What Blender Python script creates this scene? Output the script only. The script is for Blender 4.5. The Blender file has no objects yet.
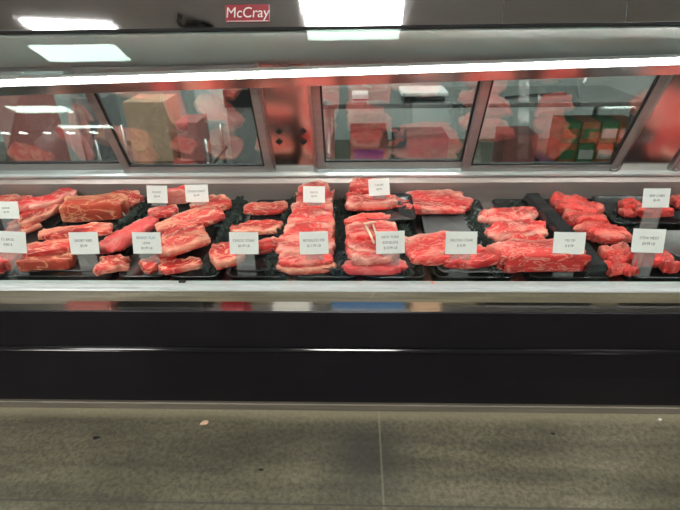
import bpy, bmesh, random, math
from math import sin, cos, tan, pi, radians, atan2, atan, hypot
from mathutils import Vector, Matrix, noise

S = bpy.context.scene
COL = S.collection
V = Vector

# ------------------------------------------------------------------ camera
FPX, CAM_H, CAM_D = 500.0, 1.53, 1.5
PITCH, YAW, ROLL = radians(28), radians(2), radians(.9)
fw = V((-sin(YAW)*cos(PITCH), cos(YAW)*cos(PITCH), -sin(PITCH)))
rt0 = V((cos(YAW), sin(YAW), 0)); up0 = rt0.cross(fw)
rt = rt0*cos(ROLL) - up0*sin(ROLL); up = up0*cos(ROLL) + rt0*sin(ROLL)
CAM = V((0, -CAM_D, CAM_H))
cd = bpy.data.cameras.new('camera'); cam = bpy.data.objects.new('camera', cd); COL.objects.link(cam)
cd.sensor_width = 36; cd.lens = FPX/680*36; cd.clip_start = .02
m3 = Matrix((rt, up, -fw)).transposed()
cam.matrix_world = Matrix.Translation(CAM) @ m3.to_4x4()
S.camera = cam

DZ, DS = .588, .0769                      # deck height at Y=.05 and its slope
SL = atan(DS)
def deck(y): return DZ + DS*(y-.05)
def on_deck(px, py, h=0.):
    """the point h above the sloping deck that the photograph shows at (px, py)"""
    d = fw*FPX + rt*(px-340) + up*(255-py)
    # C.z + t d.z = DZ + DS (C.y + t d.y - .05) + h
    t = (DZ + DS*(CAM.y-.05) + h - CAM.z)/(d.z - DS*d.y)
    return CAM + d*t
def on_plane(px, py, P, n):
    d = fw*FPX + rt*(px-340) + up*(255-py); P = V(P); n = V(n)
    return CAM + d*((P-CAM).dot(n)/d.dot(n))

# ------------------------------------------------------------------ materials
def mat(name):
    m = bpy.data.materials.new(name); m.use_nodes = True
    nt = m.node_tree; nt.nodes.clear()
    out = nt.nodes.new('ShaderNodeOutputMaterial')
    return m, nt, out
def N(nt, t, **kw):
    n = nt.nodes.new(t)
    for k, v in kw.items():
        if k in n.inputs: n.inputs[k].default_value = v
        else: setattr(n, k, v)
    return n
def pbr(name, col, rough=.5, metal=0., var=.12, scale=30., bump=0., spec=.5, coat=0., coatr=.1, stretch=None):
    m, nt, out = mat(name); L = nt.links
    b = N(nt, 'ShaderNodeBsdfPrincipled'); b.inputs['Metallic'].default_value = metal
    b.inputs['Roughness'].default_value = rough
    b.inputs['Specular IOR Level'].default_value = spec
    b.inputs['Coat Weight'].default_value = coat; b.inputs['Coat Roughness'].default_value = coatr
    tc = N(nt, 'ShaderNodeTexCoord'); mp = N(nt, 'ShaderNodeMapping')
    if stretch: mp.inputs['Scale'].default_value = stretch
    L.new(tc.outputs['Object'], mp.inputs['Vector'])
    no = N(nt, 'ShaderNodeTexNoise', Scale=scale, Detail=5.); L.new(mp.outputs[0], no.inputs['Vector'])
    r = N(nt, 'ShaderNodeValToRGB')
    r.color_ramp.elements[0].position = .3; r.color_ramp.elements[1].position = .7
    r.color_ramp.elements[0].color = (*[c*(1-var) for c in col], 1)
    r.color_ramp.elements[1].color = (*[min(1, c*(1+var)) for c in col], 1)
    L.new(no.outputs['Fac'], r.inputs['Fac']); L.new(r.outputs[0], b.inputs['Base Color'])
    if bump:
        bp = N(nt, 'ShaderNodeBump', Strength=bump, Distance=.004)
        L.new(no.outputs['Fac'], bp.inputs['Height']); L.new(bp.outputs[0], b.inputs['Normal'])
    L.new(b.outputs[0], out.inputs[0])
    return m
def emit(name, col, s):
    m, nt, out = mat(name); e = N(nt, 'ShaderNodeEmission', Strength=s); e.inputs['Color'].default_value = (*col, 1)
    nt.links.new(e.outputs[0], out.inputs[0]); return m
def glass(name, tint, refl, gcol=(1, 1, 1), rough=.0, fres=True):
    m, nt, out = mat(name); L = nt.links
    t = N(nt, 'ShaderNodeBsdfTransparent'); t.inputs['Color'].default_value = (*tint, 1)
    g = N(nt, 'ShaderNodeBsdfGlossy', Roughness=rough); g.inputs['Color'].default_value = (*gcol, 1)
    mx = N(nt, 'ShaderNodeMixShader')
    if fres:
        lw = N(nt, 'ShaderNodeFresnel', IOR=refl); L.new(lw.outputs[0], mx.inputs[0])
    else: mx.inputs[0].default_value = refl
    L.new(t.outputs[0], mx.inputs[1]); L.new(g.outputs[0], mx.inputs[2]); L.new(mx.outputs[0], out.inputs[0])
    return m
def meatmat(name, lean, fat, marble=.5, scale=38., dark=.55):
    m, nt, out = mat(name); L = nt.links
    b = N(nt, 'ShaderNodeBsdfPrincipled', Roughness=.38)
    b.inputs['Specular IOR Level'].default_value = .22
    b.inputs['Coat Weight'].default_value = .14; b.inputs['Coat Roughness'].default_value = .12
    tc = N(nt, 'ShaderNodeTexCoord'); mp = N(nt, 'ShaderNodeMapping')
    mp.inputs['Scale'].default_value = (.55, 1.5, 1.2); L.new(tc.outputs['Object'], mp.inputs['Vector'])
    oi = N(nt, 'ShaderNodeObjectInfo'); ad = N(nt, 'ShaderNodeVectorMath', operation='ADD')
    L.new(mp.outputs[0], ad.inputs[0])
    sc = N(nt, 'ShaderNodeMath', operation='MULTIPLY'); sc.inputs[1].default_value = 37.; L.new(oi.outputs['Random'], sc.inputs[0])
    L.new(sc.outputs[0], ad.inputs[1])
    n1 = N(nt, 'ShaderNodeTexNoise', Scale=scale, Detail=6., Roughness=.62, Distortion=.9); L.new(ad.outputs[0], n1.inputs['Vector'])
    n2 = N(nt, 'ShaderNodeTexNoise', Scale=scale*.35, Detail=3.); L.new(ad.outputs[0], n2.inputs['Vector'])
    r1 = N(nt, 'ShaderNodeValToRGB')
    r1.color_ramp.elements[0].position = .55; r1.color_ramp.elements[0].color = (0, 0, 0, 1)
    r1.color_ramp.elements[1].position = .72; r1.color_ramp.elements[1].color = (marble, marble, marble, 1)
    L.new(n1.outputs['Fac'], r1.inputs['Fac'])
    tone = N(nt, 'ShaderNodeMixRGB'); tone.inputs[1].default_value = (*[c*dark for c in lean], 1); tone.inputs[2].default_value = (*lean, 1)
    r2 = N(nt, 'ShaderNodeValToRGB'); r2.color_ramp.elements[0].position = .36; r2.color_ramp.elements[1].position = .56
    L.new(n2.outputs['Fac'], r2.inputs['Fac']); L.new(r2.outputs[0], tone.inputs[0])
    at = N(nt, 'ShaderNodeAttribute', attribute_name='fat')
    ft = N(nt, 'ShaderNodeMath', operation='MULTIPLY'); 
    fn = N(nt, 'ShaderNodeMapRange'); fn.inputs['From Min'].default_value = .3; fn.inputs['From Max'].default_value = .6
    fn.inputs['To Min'].default_value = .2; fn.inputs['To Max'].default_value = .95
    L.new(n1.outputs['Fac'], fn.inputs['Value']); L.new(at.outputs['Fac'], ft.inputs[0]); L.new(fn.outputs[0], ft.inputs[1])
    mx = N(nt, 'ShaderNodeMath', operation='MAXIMUM', use_clamp=True); L.new(ft.outputs[0], mx.inputs[0]); L.new(r1.outputs[0], mx.inputs[1])
    n3 = N(nt, 'ShaderNodeTexNoise', Scale=scale*.55, Detail=3., Distortion=1.2); L.new(ad.outputs[0], n3.inputs['Vector'])
    sb = N(nt, 'ShaderNodeMath', operation='SUBTRACT'); L.new(n3.outputs['Fac'], sb.inputs[0]); sb.inputs[1].default_value = .5
    ab = N(nt, 'ShaderNodeMath', operation='ABSOLUTE'); L.new(sb.outputs[0], ab.inputs[0])
    vr = N(nt, 'ShaderNodeMapRange', interpolation_type='SMOOTHSTEP'); vr.inputs['From Min'].default_value = .004; vr.inputs['From Max'].default_value = .045
    vr.inputs['To Min'].default_value = min(1, marble*1.5); vr.inputs['To Max'].default_value = 0; L.new(ab.outputs[0], vr.inputs['Value'])
    m2 = N(nt, 'ShaderNodeMath', operation='MAXIMUM', use_clamp=True); L.new(mx.outputs[0], m2.inputs[0]); L.new(vr.outputs[0], m2.inputs[1]); mx = m2
    c = N(nt, 'ShaderNodeMixRGB'); L.new(mx.outputs[0], c.inputs[0]); L.new(tone.outputs[0], c.inputs[1]); c.inputs[2].default_value = (*fat, 1)
    L.new(c.outputs[0], b.inputs['Base Color'])
    bp = N(nt, 'ShaderNodeBump', Strength=.8, Distance=.004); L.new(n1.outputs['Fac'], bp.inputs['Height']); L.new(bp.outputs[0], b.inputs['Normal'])
    L.new(b.outputs[0], out.inputs[0])
    return m

def floormat():
    m, nt, out = mat('concrete'); L = nt.links
    b = N(nt, 'ShaderNodeBsdfPrincipled', Roughness=.42)
    b.inputs['Specular IOR Level'].default_value = .45
    g = N(nt, 'ShaderNodeNewGeometry'); sx = N(nt, 'ShaderNodeSeparateXYZ'); L.new(g.outputs['Position'], sx.inputs[0])
    n1 = N(nt, 'ShaderNodeTexNoise', Scale=1.6, Detail=8., Roughness=.6); L.new(g.outputs['Position'], n1.inputs['Vector'])
    n2 = N(nt, 'ShaderNodeTexNoise', Scale=55., Detail=6., Roughness=.7); L.new(g.outputs['Position'], n2.inputs['Vector'])
    mp = N(nt, 'ShaderNodeMapping'); mp.inputs['Scale'].default_value = (.5, 5., 1.); L.new(g.outputs['Position'], mp.inputs['Vector'])
    n3 = N(nt, 'ShaderNodeTexNoise', Scale=2.2, Detail=6.); L.new(mp.outputs[0], n3.inputs['Vector'])
    def ramp(src, p0, c0, p1, c1):
        r = N(nt, 'ShaderNodeValToRGB'); r.color_ramp.elements[0].position = p0; r.color_ramp.elements[0].color = (*c0, 1)
        r.color_ramp.elements[1].position = p1; r.color_ramp.elements[1].color = (*c1, 1); L.new(src, r.inputs[0]); return r.outputs[0]
    base = ramp(n1.outputs['Fac'], .3, (.098, .090, .062), .7, (.200, .185, .134))
    def mul(a, bb, f=1.):
        k = N(nt, 'ShaderNodeMixRGB', blend_type='MULTIPLY'); k.inputs[0].default_value = f; L.new(a, k.inputs[1]); L.new(bb, k.inputs[2]); return k.outputs[0]
    c = mul(base, ramp(n2.outputs['Fac'], .36, (.62, .62, .62), .60, (1.25, 1.25, 1.25)))
    c = mul(c, ramp(n3.outputs['Fac'], .38, (.68, .68, .68), .60, (1.08, 1.08, 1.05)))
    # saw-cut joints and the old stain beside one of them
    def near(axis, v0, w0, w1):
        s = N(nt, 'ShaderNodeMath', operation='SUBTRACT'); L.new(sx.outputs[axis], s.inputs[0]); s.inputs[1].default_value = v0
        a = N(nt, 'ShaderNodeMath', operation='ABSOLUTE'); L.new(s.outputs[0], a.inputs[0])
        r = N(nt, 'ShaderNodeMapRange', interpolation_type='SMOOTHSTEP'); r.inputs['From Min'].default_value = w0; r.inputs['From Max'].default_value = w1
        r.inputs['To Min'].default_value = 1; r.inputs['To Max'].default_value = 0; L.new(a.outputs[0], r.inputs['Value']); return r.outputs[0]
    def dark(c, f, k, colr):
        mm = N(nt, 'ShaderNodeMath', operation='MULTIPLY'); L.new(f, mm.inputs[0]); mm.inputs[1].default_value = k
        x = N(nt, 'ShaderNodeMixRGB'); L.new(mm.outputs[0], x.inputs[0]); L.new(c, x.inputs[1]); x.inputs[2].default_value = (*colr, 1); return x.outputs[0]
    st = N(nt, 'ShaderNodeMath', operation='MULTIPLY'); L.new(near('X', JX-.05, .02, .26), st.inputs[0]); L.new(near('Y', -.2, .0, .34), st.inputs[1])
    st2 = N(nt, 'ShaderNodeMath', operation='MULTIPLY'); L.new(st.outputs[0], st2.inputs[0]); L.new(n1.outputs['Fac'], st2.inputs[1])
    c = dark(c, st2.outputs[0], 1.3, (.05, .05, .045))
    c = dark(c, near('X', JX, .001, .006), .32, (.4, .37, .28))
    c = dark(c, near('Y', JY, .002, .005), .75, (.07, .065, .055))
    c = dark(c, near('Y', .0, .0, .06), .4, (.46, .41, .27))
    L.new(c, b.inputs['Base Color'])
    bp = N(nt, 'ShaderNodeBump', Strength=.35, Distance=.002); L.new(n2.outputs['Fac'], bp.inputs['Height']); L.new(bp.outputs[0], b.inputs['Normal'])
    L.new(b.outputs[0], out.inputs[0]); return m

JX = on_plane(381, 455, (0, 0, 0), (0, 0, 1)).x
JY = on_plane(340, 505, (0, 0, 0), (0, 0, 1)).y
M = {}
M['floor'] = floormat()
M['ceil'] = pbr('ceiling_paint', (.74, .74, .75), .8, var=.05, scale=3)
M['wall'] = pbr('wall_paint', (.34, .34, .33), .8, var=.06, scale=2)
M['backwall'] = pbr('cold_room_panel', (.60, .67, .64), .45, var=.06, scale=2)
M['steel'] = pbr('polished_steel', (.60, .60, .60), .09, 1., var=.04, scale=8, stretch=(.3, 1, 6))
M['mirror'] = pbr('mullion_steel', (.66, .62, .60), .2, 1., var=.04, scale=8)
M['canopy'] = pbr('canopy_steel', (.56, .55, .56), .035, 1., var=.02, scale=3)
M['nose'] = pbr('nose_steel', (.66, .63, .58), .06, 1., var=.03, scale=6)
M['satin'] = pbr('satin_steel', (.50, .50, .49), .26, 1., var=.06, scale=20, stretch=(.2, 3, 3))
M['header'] = pbr('grey_lacquer', (.33, .335, .33), .45, 0., var=.03, scale=5)
M['alu'] = pbr('aluminium', (.52, .52, .51), .32, 1., var=.06, scale=25, stretch=(.2, 2, 2))
M['frame'] = pbr('door_frame_aluminium', (.36, .36, .35), .32, .45, var=.08, scale=25, stretch=(.3, 2, 2))
M['gasket'] = pbr('black_gasket', (.02, .02, .022), .5, var=.1)
M['rail'] = pbr('rail_white', (.72, .76, .76), .25, .35, var=.04, scale=12)
M['whitemetal'] = pbr('white_enamel', (.82, .82, .80), .35, var=.03)
M['black'] = pbr('black_panel', (.0075, .0068, .0095), .3, 0., var=.15, scale=6, spec=.22)
M['bead'] = pbr('black_bead', (.006, .006, .008), .10, 0., var=.1, scale=9, spec=.6)
M['kick'] = pbr('kick_plate_steel', (.17, .155, .125), .5, .3, var=.18, scale=9, stretch=(.3, 1, 6))
M['pan'] = pbr('black_tray', (.022, .022, .024), .22, var=.2, scale=15, coat=.3)
M['sheet'] = pbr('grey_tray', (.20, .205, .21), .3, .3, var=.2, scale=12)
M['kale'] = pbr('garnish', (.042, .056, .050), .22, var=.5, scale=60, coat=.6)
M['card'] = pbr('white_card', (.88, .88, .86), .5, var=.02)
M['ink'] = pbr('grey_ink', (.22, .21, .23), .6, var=.05)
M['bluink'] = pbr('blue_ink', (.25, .35, .48), .6, var=.05)
M['acrylic'] = glass('clear_acrylic', (.93, .95, .95), .12, (.75, .78, .78), .3, fres=False)
_nt = M['acrylic'].node_tree; _mx = [n for n in _nt.nodes if n.type == 'MIX_SHADER'][0]
_df = N(_nt, 'ShaderNodeBsdfDiffuse'); _df.inputs['Color'].default_value = (.8, .82, .82, 1)
_m2 = N(_nt, 'ShaderNodeMixShader'); _m2.inputs[0].default_value = .14
_nt.links.new(_mx.outputs[0], _m2.inputs[1]); _nt.links.new(_df.outputs[0], _m2.inputs[2])
_nt.links.new(_m2.outputs[0], [n for n in _nt.nodes if n.type == 'OUTPUT_MATERIAL'][0].inputs[0])
M['glass'] = glass('front_glass', (.975, .985, .98), 1.25, (.70, .95, .87))
M['doorglass'] = glass('door_glass', (.76, .80, .79), .22, (.95, .92, .92), .01, fres=False)
M['red'] = pbr('badge_red', (.30, .008, .02), .3, var=.1)
M['letter'] = pbr('badge_letters', (.75, .68, .66), .3, var=.05)
M['lamp'] = emit('lamp_white', (1., .97, .92), 13.)
M['lampB'] = emit('added_lamp_work', (.95, 1., .97), 11.)
M['led'] = emit('led_tube', (1., .96, .93), 46.)
M['spot'] = emit('spot_white', (1., .97, .92), 26.)
M['dark'] = pbr('dark_plastic', (.02, .02, .022), .35, var=.1)
M['grey'] = pbr('grey_plastic', (.32, .33, .34), .4, var=.1)
M['curtain'] = pbr('pale_green_panel', (.78, .88, .85), .35, var=.08, scale=6, stretch=(6, 1, .3))
M['tan'] = pbr('tan_card', (.78, .52, .36), .7, var=.12)
M['green'] = pbr('green_carton', (.10, .30, .12), .5, var=.3)
M['orange'] = pbr('orange_carton', (.62, .22, .08), .5, var=.3)
M['blue'] = pbr('blue_carton', (.10, .22, .45), .5, var=.2)
M['pink'] = pbr('pink_carton', (.62, .22, .20), .5, var=.2)
M['purple'] = pbr('purple_print', (.24, .10, .5), .5, var=.2)
FAT = (.90, .47, .38)
M['beef'] = meatmat('beef', (.72, .046, .042), FAT, .38, dark=.55)
M['bright'] = meatmat('bright_beef', (.76, .040, .042), FAT, .35, 30., .65)
M['fatty'] = meatmat('fatty_beef', (.68, .046, .040), (.90, .44, .31), .52, 30.)
M['roast'] = meatmat('rib_roast', (.56, .070, .040), (.88, .44, .26), .45, 22.)
M['pork'] = meatmat('pink_brisket', (.76, .085, .085), (.86, .36, .32), .2, 20., .8)
M['ground'] = meatmat('cut_beef', (.72, .042, .038), (.84, .30, .24), .35, 60., .55)
M['bone'] = pbr('bone', (.85, .72, .55), .5, var=.1)

# ------------------------------------------------------------------ mesh helpers
class MB:
    def __init__(s): s.bm = bmesh.new()
    def box(s, o, ax, ay, az, bev=0.):
        """box with corner o and edge vectors ax, ay, az"""
        o, ax, ay, az = V(o), V(ax), V(ay), V(az)
        vs = [s.bm.verts.new(o+ax*i+ay*j+az*k) for k in (0, 1) for j in (0, 1) for i in (0, 1)]
        fs = [s.bm.faces.new([vs[i] for i in f]) for f in ((0, 2, 3, 1), (4, 5, 7, 6), (0, 1, 5, 4), (2, 6, 7, 3), (0, 4, 6, 2), (1, 3, 7, 5))]
        if bev:
            es = list({e for f in fs for e in f.edges})
            bmesh.ops.bevel(s.bm, geom=es, offset=bev, segments=2, affect='EDGES', profile=.6)
        return s
    def abox(s, x0, x1, y0, y1, z0, z1, bev=0.):
        return s.box((x0, y0, z0), (x1-x0, 0, 0), (0, y1-y0, 0), (0, 0, z1-z0), bev)
    def prism(s, prof, x0, x1, n=1):
        """profile of (y, z), anticlockwise seen from +X, swept along X"""
        rings = [[s.bm.verts.new((x0+(x1-x0)*i/n, y, z)) for y, z in prof] for i in range(n+1)]
        k = len(prof)
        for a, b in zip(rings, rings[1:]):
            for j in range(k): s.bm.faces.new((a[j], a[(j+1) % k], b[(j+1) % k], b[j]))
        s.bm.faces.new(rings[0][::-1]); s.bm.faces.new(rings[-1]); return s
    def tube(s, pts, r, n=10, cap=True):
        pts = [V(p) for p in pts]; rings = []
        for i, p in enumerate(pts):
            t = (pts[min(i+1, len(pts)-1)]-pts[max(i-1, 0)]).normalized()
            a = t.cross(V((0, 0, 1)) if abs(t.z) < .9 else V((1, 0, 0))).normalized(); b = t.cross(a)
            rr = r[i] if isinstance(r, (list, tuple)) else r
            rings.append([s.bm.verts.new(p+a*rr*cos(2*pi*k/n)+b*rr*sin(2*pi*k/n)) for k in range(n)])
        for a, b in zip(rings, rings[1:]):
            for k in range(n): s.bm.faces.new((a[k], a[(k+1) % n], b[(k+1) % n], b[k]))
        if cap: s.bm.faces.new(rings[0][::-1]); s.bm.faces.new(rings[-1])
        return s
    def build(s, name, m, parent=None, smooth=False, loc=None):
        bmesh.ops.recalc_face_normals(s.bm, faces=s.bm.faces[:])
        me = bpy.data.meshes.new(name); s.bm.to_mesh(me); s.bm.free()
        if smooth:
            for p in me.polygons: p.use_smooth = True
        o = bpy.data.objects.new(name, me); COL.objects.link(o); me.materials.append(m)
        if parent is not None: o.parent = parent
        if loc is not None: o.location = loc
        return o
def tag(o, label, cat, group=None):
    o['label'] = label; o['category'] = cat
    if group: o['group'] = group
    return o
def struct(o): o['kind'] = 'structure'; return o
def empty(name, loc=(0, 0, 0), rot=(0, 0, 0)):
    e = bpy.data.objects.new(name, None); COL.objects.link(e); e.location = loc; e.rotation_euler = rot; e.empty_display_size = .05; return e
def lettering(txt, size, m, parent, loc, rot=(0, 0, 0), ext=.0003, name='lettering', shear=0., sx=1.):
    cu = bpy.data.curves.new(name, 'FONT'); cu.body = txt; cu.size = size; cu.align_x = 'CENTER'; cu.align_y = 'CENTER'; cu.extrude = ext; cu.shear = shear
    tmp = bpy.data.objects.new('tmp', cu); COL.objects.link(tmp)
    me = bpy.data.meshes.new_from_object(tmp.evaluated_get(bpy.context.evaluated_depsgraph_get()))
    bpy.data.objects.remove(tmp); bpy.data.curves.remove(cu)
    for v in me.vertices: v.co.x *= sx
    me.materials.clear(); me.materials.append(m)
    o = bpy.data.objects.new(name, me); COL.objects.link(o); o.parent = parent; o.location = loc; o.rotation_euler = rot
    return o

# ------------------------------------------------------------------ the setting
RX, RYB, RYF, RZ = 9.0, -10.0, 4.2, 3.4
struct(MB().abox(-RX, RX, RYB, RYF, -.1, 0).build('floor', M['floor']))
struct(MB().abox(-RX, RX, RYB, RYF, RZ, RZ+.1).build('ceiling', M['ceil']))
struct(MB().abox(-RX-.1, -RX, RYB, RYF, 0, RZ).build('wall_left', M['wall']))
struct(MB().abox(RX, RX+.1, RYB, RYF, 0, RZ).build('wall_right', M['wall']))
struct(MB().abox(-RX, RX, RYB-.1, RYB, 0, RZ).build('wall_front', M['wall']))
struct(MB().abox(-RX, RX, RYF, RYF+.1, 0, RZ).build('wall_back', M['backwall']))

# ceiling lights mirrored in the canopy and front glass, plus three added fill panels
def panel(x0, x1, y0, y1, label, m='lamp', deep=.03):
    e = empty('ceiling_light', ((x0+x1)/2, (y0+y1)/2, RZ))
    hx, hy = abs(x1-x0)/2, abs(y1-y0)/2
    f = MB(); w = .025
    f.abox(-hx-w, hx+w, -hy-w, -hy, -deep, 0); f.abox(-hx-w, hx+w, hy, hy+w, -deep, 0)
    f.abox(-hx-w, -hx, -hy, hy, -deep, 0); f.abox(hx, hx+w, -hy, hy, -deep, 0)
    f.build('frame', M['whitemetal'], e)
    MB().abox(-hx, hx, -hy, hy, -deep*.8, -.002).build('diffuser', M[m], e)
    tag(e, label, 'ceiling light', 'ceiling lights of the shop')
panel(-3.95, -2.87, -4.42, -3.94, 'fluorescent ceiling panel mirrored in the canopy left of the red badge')
panel(-.55, .50, -3.92, -3.05, 'large bright ceiling panel mirrored in the canopy right of the red badge')
panel(-5.74, -4.75, -6.42, -6.07, 'ceiling panel mirrored in the upper pane of the leftmost glass door')
panel(-5.50, -4.50, -7.33, -7.12, 'slim ceiling light mirrored beside the row of round spotlights')
panel(4.05, 4.53, -6.42, -6.34, 'narrow ceiling light mirrored at the far right glass door')
panel(-3.4, -2.2, -2.3, -1.8, 'added unseen fill panel nearest the case toward its left end')  # this and the next two are added to light the floor, outside the mirrors' view
panel(2.0, 3.2, -2.3, -1.8, 'added unseen fill panel nearest the case toward its right end')
panel(5.6, 6.8, -3.0, -2.5, 'added unseen fill panel over the far right aisle')
track = empty('track_light', (-5.85, -7.52, RZ))
tag(track, 'ceiling track with five round white spotlights mirrored in the leftmost door', 'track light')
MB().abox(-1.1, 1.1, -.015, .015, -.02, 0).build('track', M['dark'], track)
for x, y in ((-6.74, -7.5), (-6.40, -7.6), (-5.93, -7.45), (-5.47, -7.53), (-5.01, -7.6)):
    h = MB().tube([(x+5.85, 0, -.02), (x+5.85, 0, -.05)], [.03, .078], 18).build('spot_head', M['dark'], track, True)
    MB().tube([(x+5.85, 0, -.0505), (x+5.85, 0, -.056)], .072, 18).build('lens', M['spot'], h)
# made-up stand-in for the unidentified dark shape mirrored left of the badge
dm = empty('ceiling_stand_in', (-1.86, -3.9, RZ)); tag(dm, 'dark ceiling stand-in for an unidentified shape mirrored in the canopy beside the badge', 'ceiling fitting')
MB().tube([(0, 0, -.002), (0, 0, -.05)], .05, 16).build('mount', M['grey'], dm, True)
MB().tube([(-.04, 0, -.03), (-.14, .02, -.07), (-.16, .10, -.05), (-.10, .2, -.02)], .022, 8).build('bracket', M['dark'], dm, True)
MB().tube([(0, -.02, -.05), (0, -.02, -.09), (0, -.02, -.14), (0, -.02, -.17), (0, -.02, -.185)], [.13, .17, .15, .09, .01], 18).build('dome', M['dark'], dm, True)
MB().tube([(.07, -.06, -.02), (.1, -.06, -.05), (.1, -.06, -.1), (.1, -.06, -.12)], [.09, .11, .08, .01], 16).build('housing', M['dark'], dm, True)

# ------------------------------------------------------------------ the display case
X0, X1 = -2.4, 2.4
case = empty('display_case', (0, .4, 0))
tag(case, 'long black and stainless refrigerated meat case with slanted glass front', 'display case')
OFF = V((0, -.4, 0))
def part(mb, name, m, parent=None, smooth=False):
    o = mb.build(name, M[m], case if parent is None else parent, smooth)
    if parent is None: o.location = OFF
    return o
part(MB().prism([(.012, .001), (.012, .030), (.016, .033), (.016, .062), (.40, .062), (.40, .001)], X0, X1), 'kick_plate', 'kick')
part(MB().prism([(.0, .060), (-.004, .2), (0, .318), (.06, .318), (.06, .060)], X0, X1), 'lower_panel', 'black')
bead = [(.0, .316), (-.006, .317), (-.012, .320), (-.0145, .3235)]
yb, zb_ = -.0145, .3235
for k in range(9):
    a_ = radians(31+13*k/8); yb += sin(a_)*.0017; zb_ += cos(a_)*.0017; bead.append((yb, zb_))
bead += [(.001, zb_+.001), (.03, zb_+.001), (.03, .316)]
part(MB().prism(bead, X0, X1, 1), 'bumper_bead', 'bead')
part(MB().prism([(.0, .338), (.0, .495), (.004, .500), (.06, .500), (.06, .338)], X0, X1), 'upper_panel', 'black')
nose = []; yy = .018
for k_ in range(9):
    nose.append((yy, .590-.090*k_/8)); yy -= tan(radians(-9+30*k_/7))*.090/8
nose = [(y-nose[-1][0]+.002, z) for y, z in nose][::-1] + [(.034, .590), (.034, .500)]
part(MB().prism(nose, X0, X1, 24), 'nose_strip', 'nose', smooth=False)
part(MB().prism([(-.010, .5905), (-.012, .594), (-.010, .598), (-.004, .600), (.0, .597), (.010, .597), (.014, .607), (.036, .608), (.036, .5905)], X0, X1), 'front_rail', 'rail')
part(MB().prism([(.06, .062), (.06, .56), (.84, .62), (.84, .062)], X0+.01, X1-.01), 'body', 'black')
part(MB().prism([(.038, deck(.038)-.02), (.038, deck(.038)), (.705, deck(.705)), (.705, deck(.705)-.02)], X0+.01, X1-.01), 'deck', 'satin')
M['rearpanel'] = pbr('brushed_rear_panel', (.38, .325, .305), .36, .55, var=.06, scale=20, stretch=(.2, 3, 3))
part(MB().prism([(.705, .615), (.705, .735), (.722, .768), (.75, .768), (.75, .615)], X0+.01, X1-.01), 'rear_panel', 'rearpanel')
part(MB().prism([(.700, .766), (.698, .776), (.712, .784), (.80, .784), (.86, .775), (.86, .766)], X0+.01, X1-.01), 'rear_sill', 'rail')
part(MB().prism([(.80, .06), (.80, .764), (.86, .764), (.86, .06)], X0, X1), 'rear_body', 'satin')
# front glass
GT = atan2(1.411-.605, .2478-.030)
gy = lambda z: .030 + (z-.605)/tan(GT)
SZ = 1.424; SY = gy(SZ)
gl = MB().prism([(gy(.606), .606), (gy(SZ-.003), SZ-.003), (gy(SZ-.003)+.006, SZ-.005), (gy(.606)+.006, .606)], X0+.01, X1-.01)
part(gl, 'front_glass', 'glass')
# canopy, its steel face very slightly twisted along its length
cb = MB(); n = 160; rings = []; CH = .118
for i in range(n+1):
    x = X0+(X1-X0)*i/n
    xx = max(-1.35, min(.9, x))
    t = GT+radians(.70-1.08*xx)
    prof = [(SY-.002, SZ), (SY, SZ+.0015), (SY+CH/tan(t), SZ+CH), (SY+CH/tan(t)+.006, SZ+CH+.003), (.50, SZ+CH+.003), (.525, 1.30), (.50, 1.292), (.289, 1.408), (.266, 1.417)]
    rings.append([cb.bm.verts.new((x, y, z)) for y, z in prof])
k = len(prof); HEADF = []
for a, b in zip(rings, rings[1:]):
    for j in range(k): cb.bm.faces.new((a[j], a[(j+1) % k], b[(j+1) % k], b[j]))
cb.bm.faces.new(rings[0][::-1]); cb.bm.faces.new(rings[-1])
can = part(cb, 'canopy', 'canopy')
part(MB().prism([(SY-.004, SZ-.007), (SY-.006, SZ+.002), (SY+.002, SZ+.002), (SY+.006, SZ-.007)], X0, X1), 'canopy_seal', 'gasket', can).location = (0, 0, 0)
part(MB().prism([(.266, 1.413), (.289, 1.405), (.500, 1.289), (.497, 1.283), (.287, 1.399), (.266, 1.407)], X0+.01, X1-.01), 'header_panel', 'header')
# sheet joints of the canopy
for px_ in (503, 626):
    q = on_plane(px_, 15, (0, SY, SZ), (0, -sin(GT), cos(GT)))
    t_ = GT+radians(.70-1.08*max(-1.35, min(.9, q.x)))
    up_ = V((0, cos(t_), sin(t_))); nn_ = V((0, -sin(t_), cos(t_)))
    j_ = MB().box(V((q.x-.0012, SY, SZ))+up_*.004-nn_*.002, (.0024, 0, 0), up_*(CH-.004), nn_*.0028).build('sheet_joint', M['gasket'], can)
# badge
bc = on_plane(247.5, 13.5, (0, SY, SZ), (0, -sin(GT), cos(GT)))
tb = GT+radians(.70-1.08*bc.x)
bad = empty('badge', (bc.x, SY+(bc.z-SZ)/tan(tb)-.4-.001, bc.z), (tb, 0, radians(-.6))); bad.parent = case
MB().abox(-.070, .070, -.026, .026, 0, .004, .0015).build('plate', M['red'], bad)
MB().abox(-.067, .067, -.024, -.022, .004, .0046).build('border', M['letter'], bad)
lettering('McCray', .043, M['letter'], bad, (0, .001, .0046), ext=.0004, shear=.12, sx=1.02)

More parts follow.
